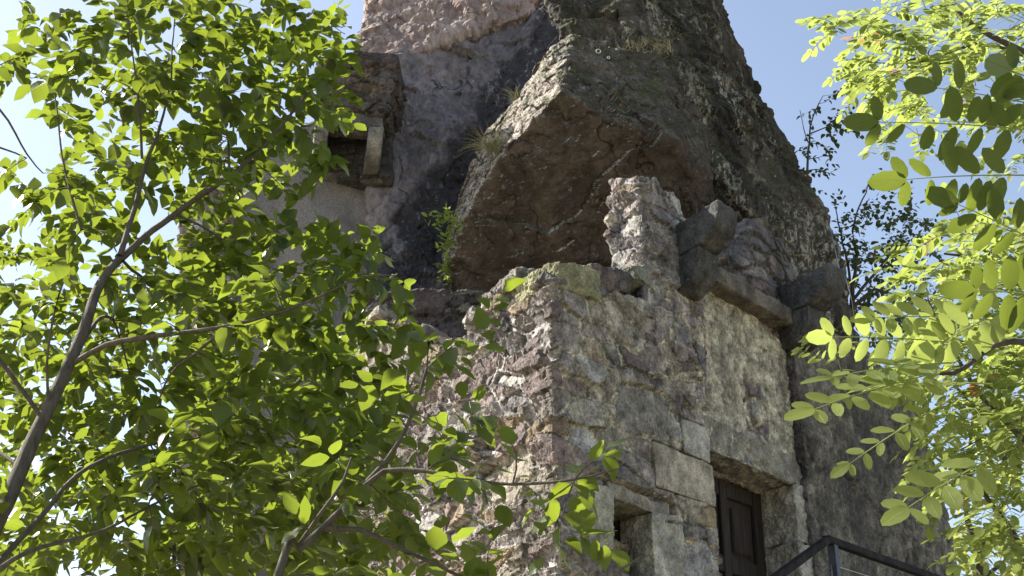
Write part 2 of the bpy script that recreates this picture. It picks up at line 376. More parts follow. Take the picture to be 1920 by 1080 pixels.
# ------------------------------------------------------------------ ruined house
house = empty('ruined_house', F(0, 0, 0))
tag(house, 'ruined stone house with blocked doorway and corbels under the overhanging boulder', 'ruin')
Hh = []
Hh.append(box(0, 2.96, -.45, 0, 4.07, 4.72) if False else [F(0, 0, 4.05), F(0, -.45, 4.05), F(2.96, 0, 4.05), F(2.96, -.45, 4.05), F(0, 0, 4.72), F(0, -.45, 4.78), F(.5, 0, 4.86), F(.5, -.45, 4.9), F(1.2, 0, 4.95), F(1.2, -.45, 4.95), F(2.96, 0, 5.2), F(2.96, -.45, 5.2)])
Hh.append([F(.9, 0, 4.5), F(.9, -.4, 4.5), F(1.0, 0, 5.03), F(1.0, -.4, 5.05), F(1.3, 0, 5.2), F(1.3, -.4, 5.2), F(1.9, 0, 5.42), F(1.9, -.4, 5.42), F(2.96, 0, 5.45), F(2.96, -.4, 5.45), F(2.96, 0, 4.5), F(2.96, -.4, 4.5)])
Hh.append(box(0, .53, -.45, 0, 2.7, 4.1)); Hh.append(box(.5, 1.1, -.45, 0, 3.53, 4.1)); Hh.append(box(.5, 1.1, -.45, 0, 2.7, 3.04))
Hh.append(box(1.08, 1.67, -.45, 0, 2.7, 4.1)); Hh.append(box(2.84, 2.96, -.45, 0, 2.7, 4.1))
Hh.append(box(0, 2.96, -1.6, -.42, 2.7, 4.7))
def Lp(l0, l1, t0, t1, z0, za, zb): return [F(t, -l, z) for t in (t0, t1) for l, zt in ((l0, za), (l1, zb)) for z in (z0, zt)]
Hh += [Lp(0, .3, 0, .5, 2.7, 4.78, 4.93), Lp(.27, .6, 0, .5, 2.7, 4.97, 5.0), Lp(.55, .85, 0, .5, 2.7, 4.96, 4.98), Lp(.8, 1.02, 0, .5, 2.7, 4.9, 4.84), Lp(.9, 1.2, 0, .5, 2.7, 4.3, 4.25),
       Lp(1.1, 2.2, 0, .5, 2.7, 4.3, 4.4), Lp(1.0, 1.7, .2, .6, 2.7, 4.7, 5.0), Lp(1.45, 2.2, .05, .6, 2.7, 4.8, 5.15), Lp(1.9, 2.6, .03, .6, 2.7, 5.15, 5.42), Lp(2.4, 3.25, .03, .6, 2.7, 5.42, 5.12), Lp(3.1, 4.0, 0, .6, 2.7, 5.0, 4.5), Lp(3.8, 6.0, 0, .6, 2.7, 4.5, 3.9)]
def rend(T):      # patches of lime render left on the door wall
    r = (.35 + .65 * sstep(1.5, 1.75, T[:, 0] + .12 * fbm(T, 1.4, 4, 91))) * (T[:, 1] > -.3) * sstep(.04, .12, T[:, 0])
    return np.clip(r * sstep(-.15, .12, fbm(T, 2.3, 5, 92, gain=.6) + .08 * r + .33 * sstep(1.6, 1.75, T[:, 0])), 0, 1) * .96
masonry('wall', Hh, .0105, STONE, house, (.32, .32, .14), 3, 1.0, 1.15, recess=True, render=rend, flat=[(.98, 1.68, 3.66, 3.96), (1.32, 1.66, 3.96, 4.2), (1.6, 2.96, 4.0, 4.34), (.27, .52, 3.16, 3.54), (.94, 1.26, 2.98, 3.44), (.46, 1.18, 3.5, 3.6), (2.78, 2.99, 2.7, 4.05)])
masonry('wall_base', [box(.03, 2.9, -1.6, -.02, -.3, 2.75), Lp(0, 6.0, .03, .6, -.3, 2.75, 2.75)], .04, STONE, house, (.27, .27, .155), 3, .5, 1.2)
# standing fragment of wall above the corner
masonry('wall_stub', [[F(.96, -.34, 4.6), F(.96, 0, 4.6), F(1.5, 0, 4.6), F(1.5, -.3, 4.6), F(.98, -.34, 6.03), F(.98, 0, 5.9), F(1.16, -.3, 6.06), F(1.18, 0, 5.97), F(1.3, 0, 5.84), F(1.25, -.3, 5.85)],
                      [F(1.15, -.3, 4.6), F(1.15, 0, 4.6), F(1.6, 0, 4.6), F(1.6, -.3, 4.6), F(1.15, -.3, 5.85), F(1.15, 0, 5.87), F(1.42, 0, 5.97), F(1.42, -.3, 6.0), F(1.6, 0, 5.72), F(1.62, -.3, 5.75)], [F(1.3, -.3, 4.6), F(1.3, .02, 4.6), F(1.72, 0, 4.6), F(1.72, -.3, 4.6), F(1.3, -.3, 5.7), F(1.3, .02, 5.6), F(1.66, .0, 5.45), F(1.68, -.3, 5.55)]],
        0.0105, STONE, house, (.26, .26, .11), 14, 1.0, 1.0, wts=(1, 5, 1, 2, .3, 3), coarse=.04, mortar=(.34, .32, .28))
# broken masonry over the stone beam
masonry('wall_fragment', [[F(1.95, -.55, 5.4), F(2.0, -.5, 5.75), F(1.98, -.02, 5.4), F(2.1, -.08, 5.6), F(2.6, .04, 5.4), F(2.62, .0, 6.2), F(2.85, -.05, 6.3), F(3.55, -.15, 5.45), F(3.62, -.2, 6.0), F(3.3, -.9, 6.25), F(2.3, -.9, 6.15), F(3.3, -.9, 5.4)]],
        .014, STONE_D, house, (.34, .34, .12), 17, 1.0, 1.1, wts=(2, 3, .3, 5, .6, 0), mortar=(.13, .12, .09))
def corbel(t0, w, sc=1.0, z0=5.08):
    c = empty('corbel', F(t0, 0, z0)); c.parent = house; c.matrix_parent_inverse = Matrix.Translation(-house.location)
    def prof(nlen, za, zb, nn, k0):
        pts = []
        for t in (t0, t0 + w):
            pts += [F(t, -.25, zb), F(t, -.25, za), F(t, k0, za), F(t, nlen, zb)]
            for i in range(1, nn):
                a = i / nn * PI / 2; pts.append(F(t, k0 + (nlen - k0) * math.sin(a), zb - .03 - (zb - .03 - za) * math.cos(a)))
        return pts
    a = dressed('lower_stone', prof(.30 * sc, z0, z0 + .27, 6, .05), c, (.10, .10, .095), .011, 5, .008, STONE_D)
    b = dressed('upper_stone', prof(.56 * sc, z0 + .275, z0 + .53, 6, .24), c, (.11, .11, .105), .011, 9, .008, STONE_D)
    return c
corbel(1.36, .25, .9, 5.13); corbel(2.88, .28, .98, 5.17)
dressed('stone_beam', [F(t, n, z) for t in (1.72, 3.0) for n in (-.3, .12) for z in (5.32, 5.46)], house, (.17, .15, .12), .012, 7, .01)
# dressed stones round the openings
def ashlar(name, t0, t1, z0, z1, proud, c, sd_, n0=-.3, sk=0.0, rough=.004):
    r = random.Random(sd_); q = lambda: r.uniform(-.012, .012)
    dressed(name, [F(t + q(), n, z + q() + sk * (t - t0)) for t in (t0, t1) for z in (z0, z1) for n in (n0, proud)], house, c, .010, sd_, rough)
ashlar('lintel', 1.64, 2.95, 4.07, 4.30, -.018, (.34, .32, .26), 3, -.445, -.01, .016)
ashlar('quoin', .98, 1.67, 3.67, 3.95, .03, (.46, .41, .31), 12, sk=-.03)
ashlar('quoin', 1.33, 1.655, 3.955, 4.2, .025, (.40, .38, .32), 13)
ashlar('quoin', 1.44, 1.66, 3.5, 3.63, .02, (.38, .31, .19), 14, rough=.008)
ashlar('jamb', .27, .525, 3.18, 3.55, .02, (.38, .36, .28), 15, rough=.012)
ashlar('jamb', .93, 1.25, 3.0, 3.49, .02, (.44, .42, .34), 16, rough=.010)
ashlar('window_lintel', .49, 1.13, 3.52, 3.60, .0, (.36, .33, .26), 17, sk=-.06, rough=.01)
ashlar('jamb', 2.80, 2.97, 3.62, 4.05, .012, (.42, .40, .33), 18, -.43, rough=.014)
ashlar('jamb', 2.79, 2.98, 2.72, 3.61, .012, (.46, .44, .37), 19, -.43, rough=.014)
ashlar('blocking_stone', .66, .90, 3.02, 3.33, -.2, (.34, .29, .17), 21, -.36, rough=.012)
# loose coping stones
cap = [((.0, .42), (-.42, .03), (4.72, 4.9), (.3, .29, .17)), ((.40, .68), (-.4, .0), (4.85, 4.98), (.14, .11, .10)), ((.62, .86), (-.4, .01), (4.86, 5.03), (.13, .12, .12)), ((-.02, .3), (-.75, -.4), (4.9, 5.0), (.24, .22, .19)), ((.84, 1.0), (-.25, .04), (4.93, 5.06), (.24, .25, .2))]
for k, (tt, nn, zz, cc) in enumerate(cap):
    rr = random.Random(k)
    dressed('coping_stone', [F(t + rr.uniform(-.04, .04), n_ + rr.uniform(-.04, .04), z + rr.uniform(-.03, .03) + t * .12) for t in tt for n_ in nn for z in zz] + [F(sum(tt) / 2, nn[1] + .03, zz[1])], house, cc, .012, 40 + k, .014, STONE)
# door
wood = M('old_black_wood')
wv = wood.scale(wood.P, (1, 1, .06))
wc = wood.mix(wood.ramp(wood.noise(60, 6, .7, v=wv), .3, .7), (.018, .014, .012), (.055, .042, .034))
wood_m = wood.fin(wc, wood.bump(wood.noise(60, 6, .7, v=wv), .004), .75)
def tbox(bm, t0, t1, n0, n1, z0, z1, bev=.006):
    vs = [bm.verts.new(F(t, n, z)) for t in (t0, t1) for n in (n0, n1) for z in (z0, z1)]
    f = [(0, 1, 3, 2), (4, 6, 7, 5), (0, 4, 5, 1), (2, 3, 7, 6), (0, 2, 6, 4), (1, 5, 7, 3)]
    fs = [bm.faces.new([vs[i] for i in q]) for q in f]
    es = {e for q in fs for e in q.edges}
    if bev: bmesh.ops.bevel(bm, geom=list(es), offset=bev, segments=2, affect='EDGES')
def bobj(name, boxes, m, parent, bev=.006, smooth=False):
    bm = bmesh.new()
    for b in boxes: tbox(bm, *b, bev)
    bmesh.ops.recalc_face_normals(bm, faces=bm.faces)
    me = bpy.data.meshes.new(name); bm.to_mesh(me); bm.free(); return link(name, me, m, parent, smooth)
door = bobj('door', [(1.70, 2.80, -.40, -.37, 2.3, 4.05)], wood_m, house)
bobj('stile', [(1.70, 1.80, -.37, -.335, 2.3, 4.04)], wood_m, door); bobj('stile', [(2.20, 2.30, -.37, -.335, 2.3, 4.04)], wood_m, door); bobj('stile', [(2.66, 2.79, -.37, -.335, 2.3, 4.04)], wood_m, door)
for z in (3.92, 3.36, 2.86, 2.35):
    bobj('rail', [(1.80, 2.20, -.37, -.34, z, z + .12), (2.30, 2.66, -.37, -.34, z, z + .12)], wood_m, door)
for t in (1.87, 2.36):
    for z in (3.52, 2.99, 2.5): bobj('panel', [(t, t + .27, -.37, -.35, z, z + .34 if z > 3 else z + .3)], wood_m, door, .012)
# hardware: strap on the door
iron = M('dark_iron').fin((.03, .028, .027), None, .5)

# wall right of the seam
rw = empty('rubble_wall', F(3, 0, 0)); tag(rw, 'dark stained rubble wall to the right of the doorway', 'wall')
hr = [[F(2.97, .05, 2.7), F(5.75, .05, 2.7), F(2.97, -.8, 2.7), F(5.75, -.6, 2.7), F(2.97, .05, 5.45), F(2.97, -.8, 5.5), F(4.1, .05, 5.52), F(4.1, -.8, 5.52), F(5.1, .05, 5.35), F(5.1, -.7, 5.35), F(5.5, .05, 4.6), F(5.5, -.6, 4.6), F(5.6, .05, 3.8), F(5.6, -.6, 3.8)]]
def rend2(T): return np.clip(sstep(-.5, .1, fbm(T, 1.3, 4, 95) + .05), 0, 1) * .75
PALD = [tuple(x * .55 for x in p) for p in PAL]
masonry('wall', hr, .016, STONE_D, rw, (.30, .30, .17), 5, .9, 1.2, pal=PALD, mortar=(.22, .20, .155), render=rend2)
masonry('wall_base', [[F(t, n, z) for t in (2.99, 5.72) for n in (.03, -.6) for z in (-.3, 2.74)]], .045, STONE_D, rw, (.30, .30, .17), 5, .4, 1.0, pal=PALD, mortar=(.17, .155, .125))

# dark wall between house and slope
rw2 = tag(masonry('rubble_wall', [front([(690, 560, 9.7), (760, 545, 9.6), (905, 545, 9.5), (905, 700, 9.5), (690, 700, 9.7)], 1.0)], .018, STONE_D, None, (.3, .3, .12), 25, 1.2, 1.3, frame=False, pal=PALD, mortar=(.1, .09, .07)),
          'short dark rubble wall under the boulder behind the sunlit wall', 'wall')

# plastered ruin high on the left
pl = empty('plastered_ruin', at(560, 500, 10.5)); pl.location.z = 0
tag(pl, 'grey plastered wall with a bracketed stone bay high behind the leafy tree', 'ruin')
pm = M('grey_plaster')
pc = pm.mix(pm.ramp(pm.noise(2.2, 9, .7), .35, .65), (.21, .20, .195), (.30, .28, .265))
pc = pm.mix(1.0, pc, pm.mix(pm.ramp(pm.noise(60, 5, .8), .3, .7), (.6,) * 3, (1.3,) * 3), 'MULTIPLY')
pc = pm.mix(pm.math('MULTIPLY', pm.ramp(pm.noise(1.4, 8, .7, v=pm.scale(pm.P, (1, 1, .4))), .52, .66), .6), pc, (.08, .075, .07))
plm = pm.fin(pc, pm.bump(pm.noise(28, 8, .8), .03))
me = voxel([front([(345, 395, 10.6), (410, 335, 10.6), (470, 300, 10.55), (600, 215, 10.5), (720, 200, 10.5), (720, 1500, 10.4), (345, 1500, 10.6)], .7)], .03)
P, N = arrays(me); setco(me, P + N * (fbm(P, 1.2, 5, 77) * .05 + fbm(P, 9, 3, 78) * .008)[:, None]); link('plaster_wall', me, plm, pl)
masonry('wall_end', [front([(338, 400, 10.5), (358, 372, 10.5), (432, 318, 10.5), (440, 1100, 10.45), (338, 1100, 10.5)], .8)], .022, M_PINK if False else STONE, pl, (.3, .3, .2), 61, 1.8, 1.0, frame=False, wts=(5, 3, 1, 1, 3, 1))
masonry('bay', [front([(598, 120, 10.0), (668, 98, 9.9), (742, 106, 9.95), (742, 150, 9.95), (718, 214, 9.9), (600, 210, 10.0)], .9)], .016, STONE_D, pl, (.3, .3, .1), 63, 1.3, 1.0, frame=False, pal=PALD, wts=(3, 4, .5, 4, 1, 0), mortar=(.12, .1, .08))  # dark palette puts the bay's shade into its stone colour
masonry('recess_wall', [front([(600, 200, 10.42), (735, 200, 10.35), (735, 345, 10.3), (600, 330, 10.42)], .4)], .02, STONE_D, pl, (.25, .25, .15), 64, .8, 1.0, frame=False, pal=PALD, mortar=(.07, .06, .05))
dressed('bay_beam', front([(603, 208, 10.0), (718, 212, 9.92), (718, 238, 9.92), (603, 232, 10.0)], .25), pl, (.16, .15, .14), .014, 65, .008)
def bracket(px, w):
    pts = []
    for x in (px, px + w):
        for (y, Yd) in ((238, 9.88), (262, 9.9), (290, 9.97), (310, 10.06), (326, 10.2)): pts.append(at(x - (y - 238) * .12, y, Yd))
        pts += [at(x, 238, 10.4), at(x - 10, 326, 10.4)]
    dressed('bracket', pts, pl, (.22, .21, .18), .013, 66 + px, .006)
bracket(692, 28); bracket(592, 24)

# ------------------------------------------------------------------ metal railing by the door
rail = empty('metal_railing', F(1.84, .88, 2.3)); tag(rail, 'dark metal stair railing with steel wires below the doorway', 'railing')
def tube(bm, pts, r, seg=6, cap=True):
    """pts: list of Vector, r: list or float"""
    pts = [Vector(p) for p in pts]; n = len(pts); rings = []
    up = Vector((0, 0, 1))
    for i, p in enumerate(pts):
        d = (pts[min(i + 1, n - 1)] - pts[max(i - 1, 0)])
        if d.length < 1e-9: d = Vector((0, 0, 1))
        d.normalize(); a = d.cross(up)
        if a.length < .05: a = d.cross(Vector((1, 0, 0)))
        a.normalize(); b = a.cross(d); rr = r[i] if hasattr(r, '__len__') else r
        rings.append([bm.verts.new(p + (a * math.cos(2 * PI * k / seg) + b * math.sin(2 * PI * k / seg)) * rr) for k in range(seg)])
    for i in range(n - 1):
        for k in range(seg): bm.faces.new((rings[i][k], rings[i][(k + 1) % seg], rings[i + 1][(k + 1) % seg], rings[i + 1][k]))
    if cap: bm.faces.new(rings[0][::-1]); bm.faces.new(rings[-1])
def bar(bm, a, b, w, h):
    a = Vector(a); b = Vector(b); d = (b - a).normalized(); s = d.cross(Vector((0, 0, 1)))
    if s.length < .05: s = Vector((RX, RY, 0))
    s.normalize(); u = s.cross(d)
    q = [[bm.verts.new(p + s * i * w / 2 + u * j * h / 2) for i, j in ((-1, -1), (1, -1), (1, 1), (-1, 1))] for p in (a, b)]
    fs = [bm.faces.new((q[0][k], q[0][(k + 1) % 4], q[1][(k + 1) % 4], q[1][k])) for k in range(4)]
    fs += [bm.faces.new(q[0][::-1]), bm.faces.new(q[1])]
    bmesh.ops.bevel(bm, geom=list({e for f in fs for e in f.edges}), offset=.003, segments=2, affect='EDGES')
def bmo(name, fn, m, parent=None, smooth=False):
    bm = bmesh.new(); fn(bm); bmesh.ops.recalc_face_normals(bm, faces=bm.faces)
    me = bpy.data.meshes.new(name); bm.to_mesh(me); bm.free(); return link(name, me, m, parent, smooth)
pmn = M('painted_steel'); pmc = pmn.mix(pmn.ramp(pmn.noise(12, 6), .4, .7), (.014, .012, .013), (.035, .03, .03))
steel_p = pmn.fin(pmc, pmn.bump(pmn.noise(90, 4), .001), .75); pmn.b.inputs['Specular IOR Level'].default_value = .12
gal = M('galvanised_post'); gal_m = gal.fin(gal.mix(gal.noise(30, 5), (.03, .034, .045), (.08, .09, .11)), None, .42); gal.b.inputs['Metallic'].default_value = .5
st = M('steel_wire'); st_m = st.fin((.5, .5, .5), None, .3); st.b.inputs['Metallic'].default_value = 1
K = Vector(F(1.84, .88, 3.30)); K2 = Vector(F(4.64, .88, 3.28)); K1 = Vector(F(.24, .88, 2.52))
bmo('handrail', lambda bm: bar(bm, K + (K - K1).normalized() * .02, K1, .045, .045), steel_p, rail)
bmo('handrail', lambda bm: bar(bm, K - (K2 - K).normalized() * .02, K2, .047, .047), steel_p, rail)
bmo('post', lambda bm: bar(bm, Vector(F(1.90, .88, 3.275)), Vector(F(1.90, .88, 2.2)), .05, .05), gal_m, rail)
bmo('post', lambda bm: bar(bm, Vector(F(3.44, .88, 3.26)), Vector(F(3.44, .88, 2.2)), .04, .04), gal_m, rail)
for k in (1, 2, 3):
    bmo('wire', lambda bm: tube(bm, [Vector(F(1.87, .88, 3.27 - k * .13)), K1 + Vector((0, 0, -.13 * k))], .003, 6), st_m, rail, True)
    bmo('wire', lambda bm: tube(bm, [Vector(F(1.93, .88, 3.28 - k * .13)), K2 + Vector((0, 0, -.13 * k))], .003, 6), st_m, rail, True)
bmo('turnbuckle', lambda bm: tube(bm, [F(1.855, .88, 3.15), F(1.85, .88, 2.7)], .005, 8), st_m, rail, True)
cb = bmo('steel_cable', lambda bm: (tube(bm, [at(1556, 425, 10.9), at(1566, 470, 10.6), at(1574, 505, 9.5)], .005, 5), tube(bm, [at(1552, 520, 9.3), at(1574, 507, 9.2), at(1583, 511, 9.2)], .006, 5), tube(bm, [at(1583, 512, 9.2), at(1596, 560, 9.4), at(1602, 600, 9.5)], .004, 5)), st_m, None, True)
tag(cb, 'thin steel cable hanging down the cliff edge onto the right corbel', 'cable')
wht = M('white_paint').fin((.5, .53, .5), None, .6)

# ------------------------------------------------------------------ foliage
def leafmat(name, base, trans, dark, tmix=.5, rough=.4, dry=None, sheen=.5):
    m = M(name)
    u = m.n.new('ShaderNodeUVMap'); sp = m.n.new('ShaderNodeSeparateXYZ'); m.l.new(u.outputs[0], sp.inputs[0])
    mid = m.ramp(m.math('ABSOLUTE', m.math('SUBTRACT', sp.outputs[0], .5)), .035, .0)
    vv = m.math('ADD', m.math('MULTIPLY', sp.outputs[1], 7.0), m.math('MULTIPLY', m.math('ABSOLUTE', m.math('SUBTRACT', sp.outputs[0], .5)), -5.0))
    side = m.ramp(m.math('ABSOLUTE', m.math('SUBTRACT', m.math('FRACT', vv), .5)), .07, .0)
    vein = m.math('MAXIMUM', mid, m.math('MULTIPLY', side, .45))
    var = m.attr('leafvar', 'Fac')
    c = m.mix(var, dark, base); t = m.mix(var, tuple(x * .72 for x in trans), trans)
    if dry:
        dd = m.ramp(m.attr('leafdry', 'Fac'), .4, .6); c = m.mix(dd, c, dry); t = m.mix(dd, t, dry)
    c = m.mix(m.math('MULTIPLY', vein, .3), c, tuple(min(1, x * 2.2) for x in base)); t = m.mix(m.math('MULTIPLY', vein, .22), t, tuple(x * .5 for x in trans))
    bl = m.math('MULTIPLY', m.ramp(m.noise(60, 5, .7), .45, .75), .3)
    c = m.mix(bl, c, tuple(x * .5 for x in dark)); t = m.mix(bl, t, tuple(x * .6 for x in trans))
    m.put(m.b.inputs['Base Color'], c); m.b.inputs['Roughness'].default_value = rough; m.b.inputs['Specular IOR Level'].default_value = sheen
    bp = m.bump(m.math('MULTIPLY', vein, -1.0), .0015, .6); m.l.new(bp, m.b.inputs['Normal'])
    tr = m.n.new('ShaderNodeBsdfTranslucent'); m.put(tr.inputs['Color'], t)
    mx = m.n.new('ShaderNodeMixShader'); mx.inputs[0].default_value = tmix
    m.l.new(m.b.outputs[0], mx.inputs[1]); m.l.new(tr.outputs[0], mx.inputs[2]); m.l.new(mx.outputs[0], m.out.inputs['Surface'])
    return m.m
def leaf_template(kind, seed):
    """vertices, faces, uv of one leaf of length 1 along +X, face up +Z"""
    r = np.random.RandomState(seed)
    if kind == 'ovate': st = [(0, .0), (.1, .2), (.3, .34), (.55, .33), (.8, .17), (1.0, 0.0)]
    elif kind == 'oval': st = [(0, .0), (.08, .13), (.3, .25), (.6, .27), (.88, .17), (1.0, 0.0)]
    else: st = [(0, 0), (.2, .11), (.5, .15), (.8, .08), (1.0, 0)]
    bend = r.uniform(-.35, .12); fold = r.uniform(.05, .5); tw = r.uniform(-.4, .4); wv = r.uniform(-.05, .05, size=8)
    if kind == 'oval': bend *= .4; fold *= .5; tw *= .5; wv *= .5
    V = []; UV = []; ix = []
    for i, (x, wd) in enumerate(st):
        zc = bend * x * x
        row = []
        for sgn in ((0,) if wd == 0 else (-1, 0, 1)):
            y = sgn * wd; z = zc + abs(y) * fold + tw * y * x + (wv[i] * sgn)
            V.append((x - abs(y) * .0, y, z)); UV.append((.5 + sgn * .5, x)); row.append(len(V) - 1)
        ix.append(row)
    Fs = []
    for a, b in zip(ix[:-1], ix[1:]):
        if len(a) == 1: Fs += [(a[0], b[1], b[0]), (a[0], b[2], b[1])]
        elif len(b) == 1: Fs += [(a[0], a[1], b[0]), (a[1], a[2], b[0])]
        else: Fs += [(a[0], a[1], b[1], b[0]), (a[1], a[2], b[2], b[1])]
    return np.array(V, float), Fs, np.array(UV, float)
class Leaves:
    def __init__(s, kind, ntemp=8, seed=0): s.T = [leaf_template(kind, seed + k) for k in range(ntemp)]; s.items = [[] for _ in s.T]; s.r = random.Random(seed)
    def add(s, p, d, up, size, var, dry=0.0, wscale=1.0):
        s.items[s.r.randrange(len(s.T))].append((*p, *d, *up, size, var, dry, wscale))
    def build(s, name, m, parent):
        VV = []; LI = []; LS = []; LT = []; UU = []; VA = []; DR = []; off = 0; lo = 0
        for (tv, tf, tu), it in zip(s.T, s.items):
            if not it: continue
            A = np.array(it); n = len(A); p = A[:, 0:3]; d = A[:, 3:6]; up = A[:, 6:9]
            d = d / np.linalg.norm(d, axis=1)[:, None]
            y = np.cross(up, d); y /= np.linalg.norm(y, axis=1)[:, None] + 1e-9; z = np.cross(d, y)
            W = p[:, None, :] + A[:, 9, None, None] * (tv[None, :, 0, None] * d[:, None] + tv[None, :, 1, None] * A[:, 12, None, None] * y[:, None] + tv[None, :, 2, None] * z[:, None])
            VV.append(W.reshape(-1, 3)); nv = len(tv)
            flat = np.array([i for f in tf for i in f]); tot = np.array([len(f) for f in tf])
            LI.append((flat[None] + (np.arange(n) * nv)[:, None] + off).ravel())
            LT.append(np.tile(tot, n)); UU.append(np.tile(tu[flat], (n, 1)))
            VA.append(np.repeat(A[:, 10], nv)); DR.append(np.repeat(A[:, 11], nv)); off += n * nv
        LI = np.concatenate(LI); LT = np.concatenate(LT); LS = np.concatenate([[0], np.cumsum(LT)[:-1]])
        me = mesh_from(np.concatenate(VV), LI, LS, LT)
        uv = me.uv_layers.new(name='UVMap'); uv.data.foreach_set('uv', np.concatenate(UU).astype(np.float32).ravel())
        setf(me, np.concatenate(VA), 'leafvar'); setf(me, np.concatenate(DR), 'leafdry')
        return link(name, me, m, parent)
def bark(name, a, b):
    m = M(name); v = m.scale(m.P, (1, 1, .3))
    return m.fin(m.mix(m.ramp(m.noise(40, 7, .7, v=v), .3, .7), a, b), m.bump(m.noise(60, 6, .7, v=v), .006), .85)
BARK = bark('grey_bark', (.065, .056, .042), (.13, .11, .085)); BARK_D = bark('dark_bark', (.05, .04, .03), (.1, .08, .06))
def spline(pts, step=.05):
    """Catmull-Rom through points with radii (x, y, z, r)"""
    P = np.array(pts, float); out = []
    for i in range(len(P) - 1):
        p0 = P[max(i - 1, 0)]; p1 = P[i]; p2 = P[i + 1]; p3 = P[min(i + 2, len(P) - 1)]
        n = max(1, int(np.linalg.norm(p2[:3] - p1[:3]) / step))
        for k in range(n):
            t = k / n; out.append(.5 * ((2 * p1) + (-p0 + p2) * t + (2 * p0 - 5 * p1 + 4 * p2 - p3) * t * t + (-p0 + 3 * p1 - 3 * p2 + p3) * t ** 3))
    out.append(P[-1]); return np.array(out)
class Tree:
    def __init__(s, seed, thin=1.0): s.nodes = []; s.lines = []; s.r = random.Random(seed); s.thin = thin
    def limb(s, pts, step=.05, wob=.0):
        """pts: (px, py, Y, radius) or ((x,y,z), radius)"""
        Q = [(*at(p[0], p[1], p[2]), p[3]) if len(p) == 4 else (*p[0], p[1]) for p in pts]
        S = spline(Q, step); S[:, 3] *= s.thin
        if wob: S[:, :3] += np.stack([fbm(S[:, :3], 3, 3, k) for k in (1, 2, 3)], 1) * wob
        s.lines.append(('limb', S)); s.nodes += [tuple(q) for q in S]; return S
    def grow(s, targets, leaf_fn, tw_r=.0035, maxlen=2.0, sag=.06, kids=True):
        base = np.array([n[:3] for n in s.nodes]); targets = np.array(targets)
        d = np.array([((base - t) ** 2).sum(1).min() for t in targets]); order = np.argsort(d)
        cap = len(base) + len(targets) * 40
        B = np.empty((cap, 3)); B[:len(base)] = base; nb = len(base)
        R = np.empty(cap); R[:nb] = [n[3] for n in s.nodes]
        for q in targets[order]:
            dd = np.sqrt(((B[:nb] - q) ** 2).sum(1)) + .25 * np.maximum(0, B[:nb, 2] - q[2]); k = int(dd.argmin()); p = B[k]; L = np.linalg.norm(q - p)
            if L < .03: continue
            n = max(3, int(L / .06)); r0 = min(R[k] * .75, tw_r * (1 + L * 1.2)); t = np.linspace(0, 1, n + 1)[:, None]
            side = np.array([s.r.uniform(-1, 1), s.r.uniform(-1, 1), s.r.uniform(-.2, 1)]) * L * .13
            C = p * (1 - t) + q * t + np.sin(t * PI) * side
            C[:, 2] -= (t[:, 0] ** 2) * sag * L * 0
            rr = r0 * (1 - .6 * t[:, 0])
            s.lines.append(('twig', np.c_[C, rr]))
            m = len(C) - 1; B[nb:nb + m] = C[1:]; R[nb:nb + m] = rr[1:]; nb += m
            leaf_fn(C, L)
    def wood(s, name_t, name_b, mt, parent, nlimb=1, seg=7):
        bm = bmesh.new(); bt = bmesh.new(); c = 0
        for kind, S in s.lines:
            if kind == 'limb' and c < nlimb: tube(bm, S[:, :3], S[:, 3], 10); c += 1
            else: tube(bt, S[:, :3], S[:, 3], 7 if kind == 'limb' else 4, cap=False)
        for b, nm in ((bm, name_t), (bt, name_b)):
            me = bpy.data.meshes.new(nm); b.to_mesh(me); b.free(); link(nm, me, mt, parent)
def cells_from(rows, x0=0, y0=0, sc=60):
    """density rows -> list of (px, py, weight)"""
    out = []
    for j, r in enumerate(rows):
        for i, ch in enumerate(r):
            if ch not in ' 0.': out.append((x0 + i * sc, y0 + j * sc, int(ch)))
    return out
def sample(cl, per, rng, depth, pw=1.0):
    T = []
    for x, y, wv in cl:
        n = per * (wv / 8.0) ** pw; k = int(n) + (rng.random() < n - int(n))
        for _ in range(k):
            px = x + rng.uniform(-4, 64); py = y + rng.uniform(-4, 64); T.append(at(px, py, depth(px, py, rng)))
    return T
def leafy(L, rng, size=(.055, .095), spacing=.042, tail=.24, droop=.35, hang=.15, pairs=True, var=None):
    def fn(C, Ln):
        seg = C[1:] - C[:-1]; ln = np.linalg.norm(seg, axis=1); tot = ln.sum(); acc = tot; phase = rng.random() * PI
        dist = 0.0; i = len(seg) - 1; pos = C[-1].copy(); k = 0
        d_end = seg[-1] / ln[-1]
        L.add(C[-1], d_end + np.array([0, 0, -.2]), (rng.uniform(-.3, .3), rng.uniform(-.3, .3), 1), rng.uniform(*size), rng.random(), rng.random())
        while dist < min(tail, tot * .95):
            dist += spacing * rng.uniform(.8, 1.2); rem = dist; i = len(seg) - 1
            while i > 0 and rem > ln[i]: rem -= ln[i]; i -= 1
            if i == 0 and rem > ln[0]: break
            p = C[i + 1] - seg[i] / ln[i] * rem; ax = seg[i] / ln[i]
            sd_ = np.cross(ax, (0, 0, 1)); sd_ /= np.linalg.norm(sd_) + 1e-6; ub = np.cross(sd_, ax)
            k += 1; an = phase + (k % 2) * rng.uniform(.5, 1.2)
            for sg in (1, -1):
                if rng.random() < .1: continue
                o = (sd_ * math.cos(an * .6) + ub * math.sin(an * .6) * .6) * sg
                d = o * rng.uniform(.7, 1.1) + ax * rng.uniform(.3, .8) + np.array([rng.uniform(-.25, .25), rng.uniform(-.25, .25), -droop * rng.uniform(.2, 1.5)])
                up = (rng.uniform(-.45, .45), rng.uniform(-.45, .45), 1)
                L.add(p + o * .008, d, up, rng.uniform(*size), rng.random(), rng.random(), rng.uniform(.85, 1.12))
    return fn

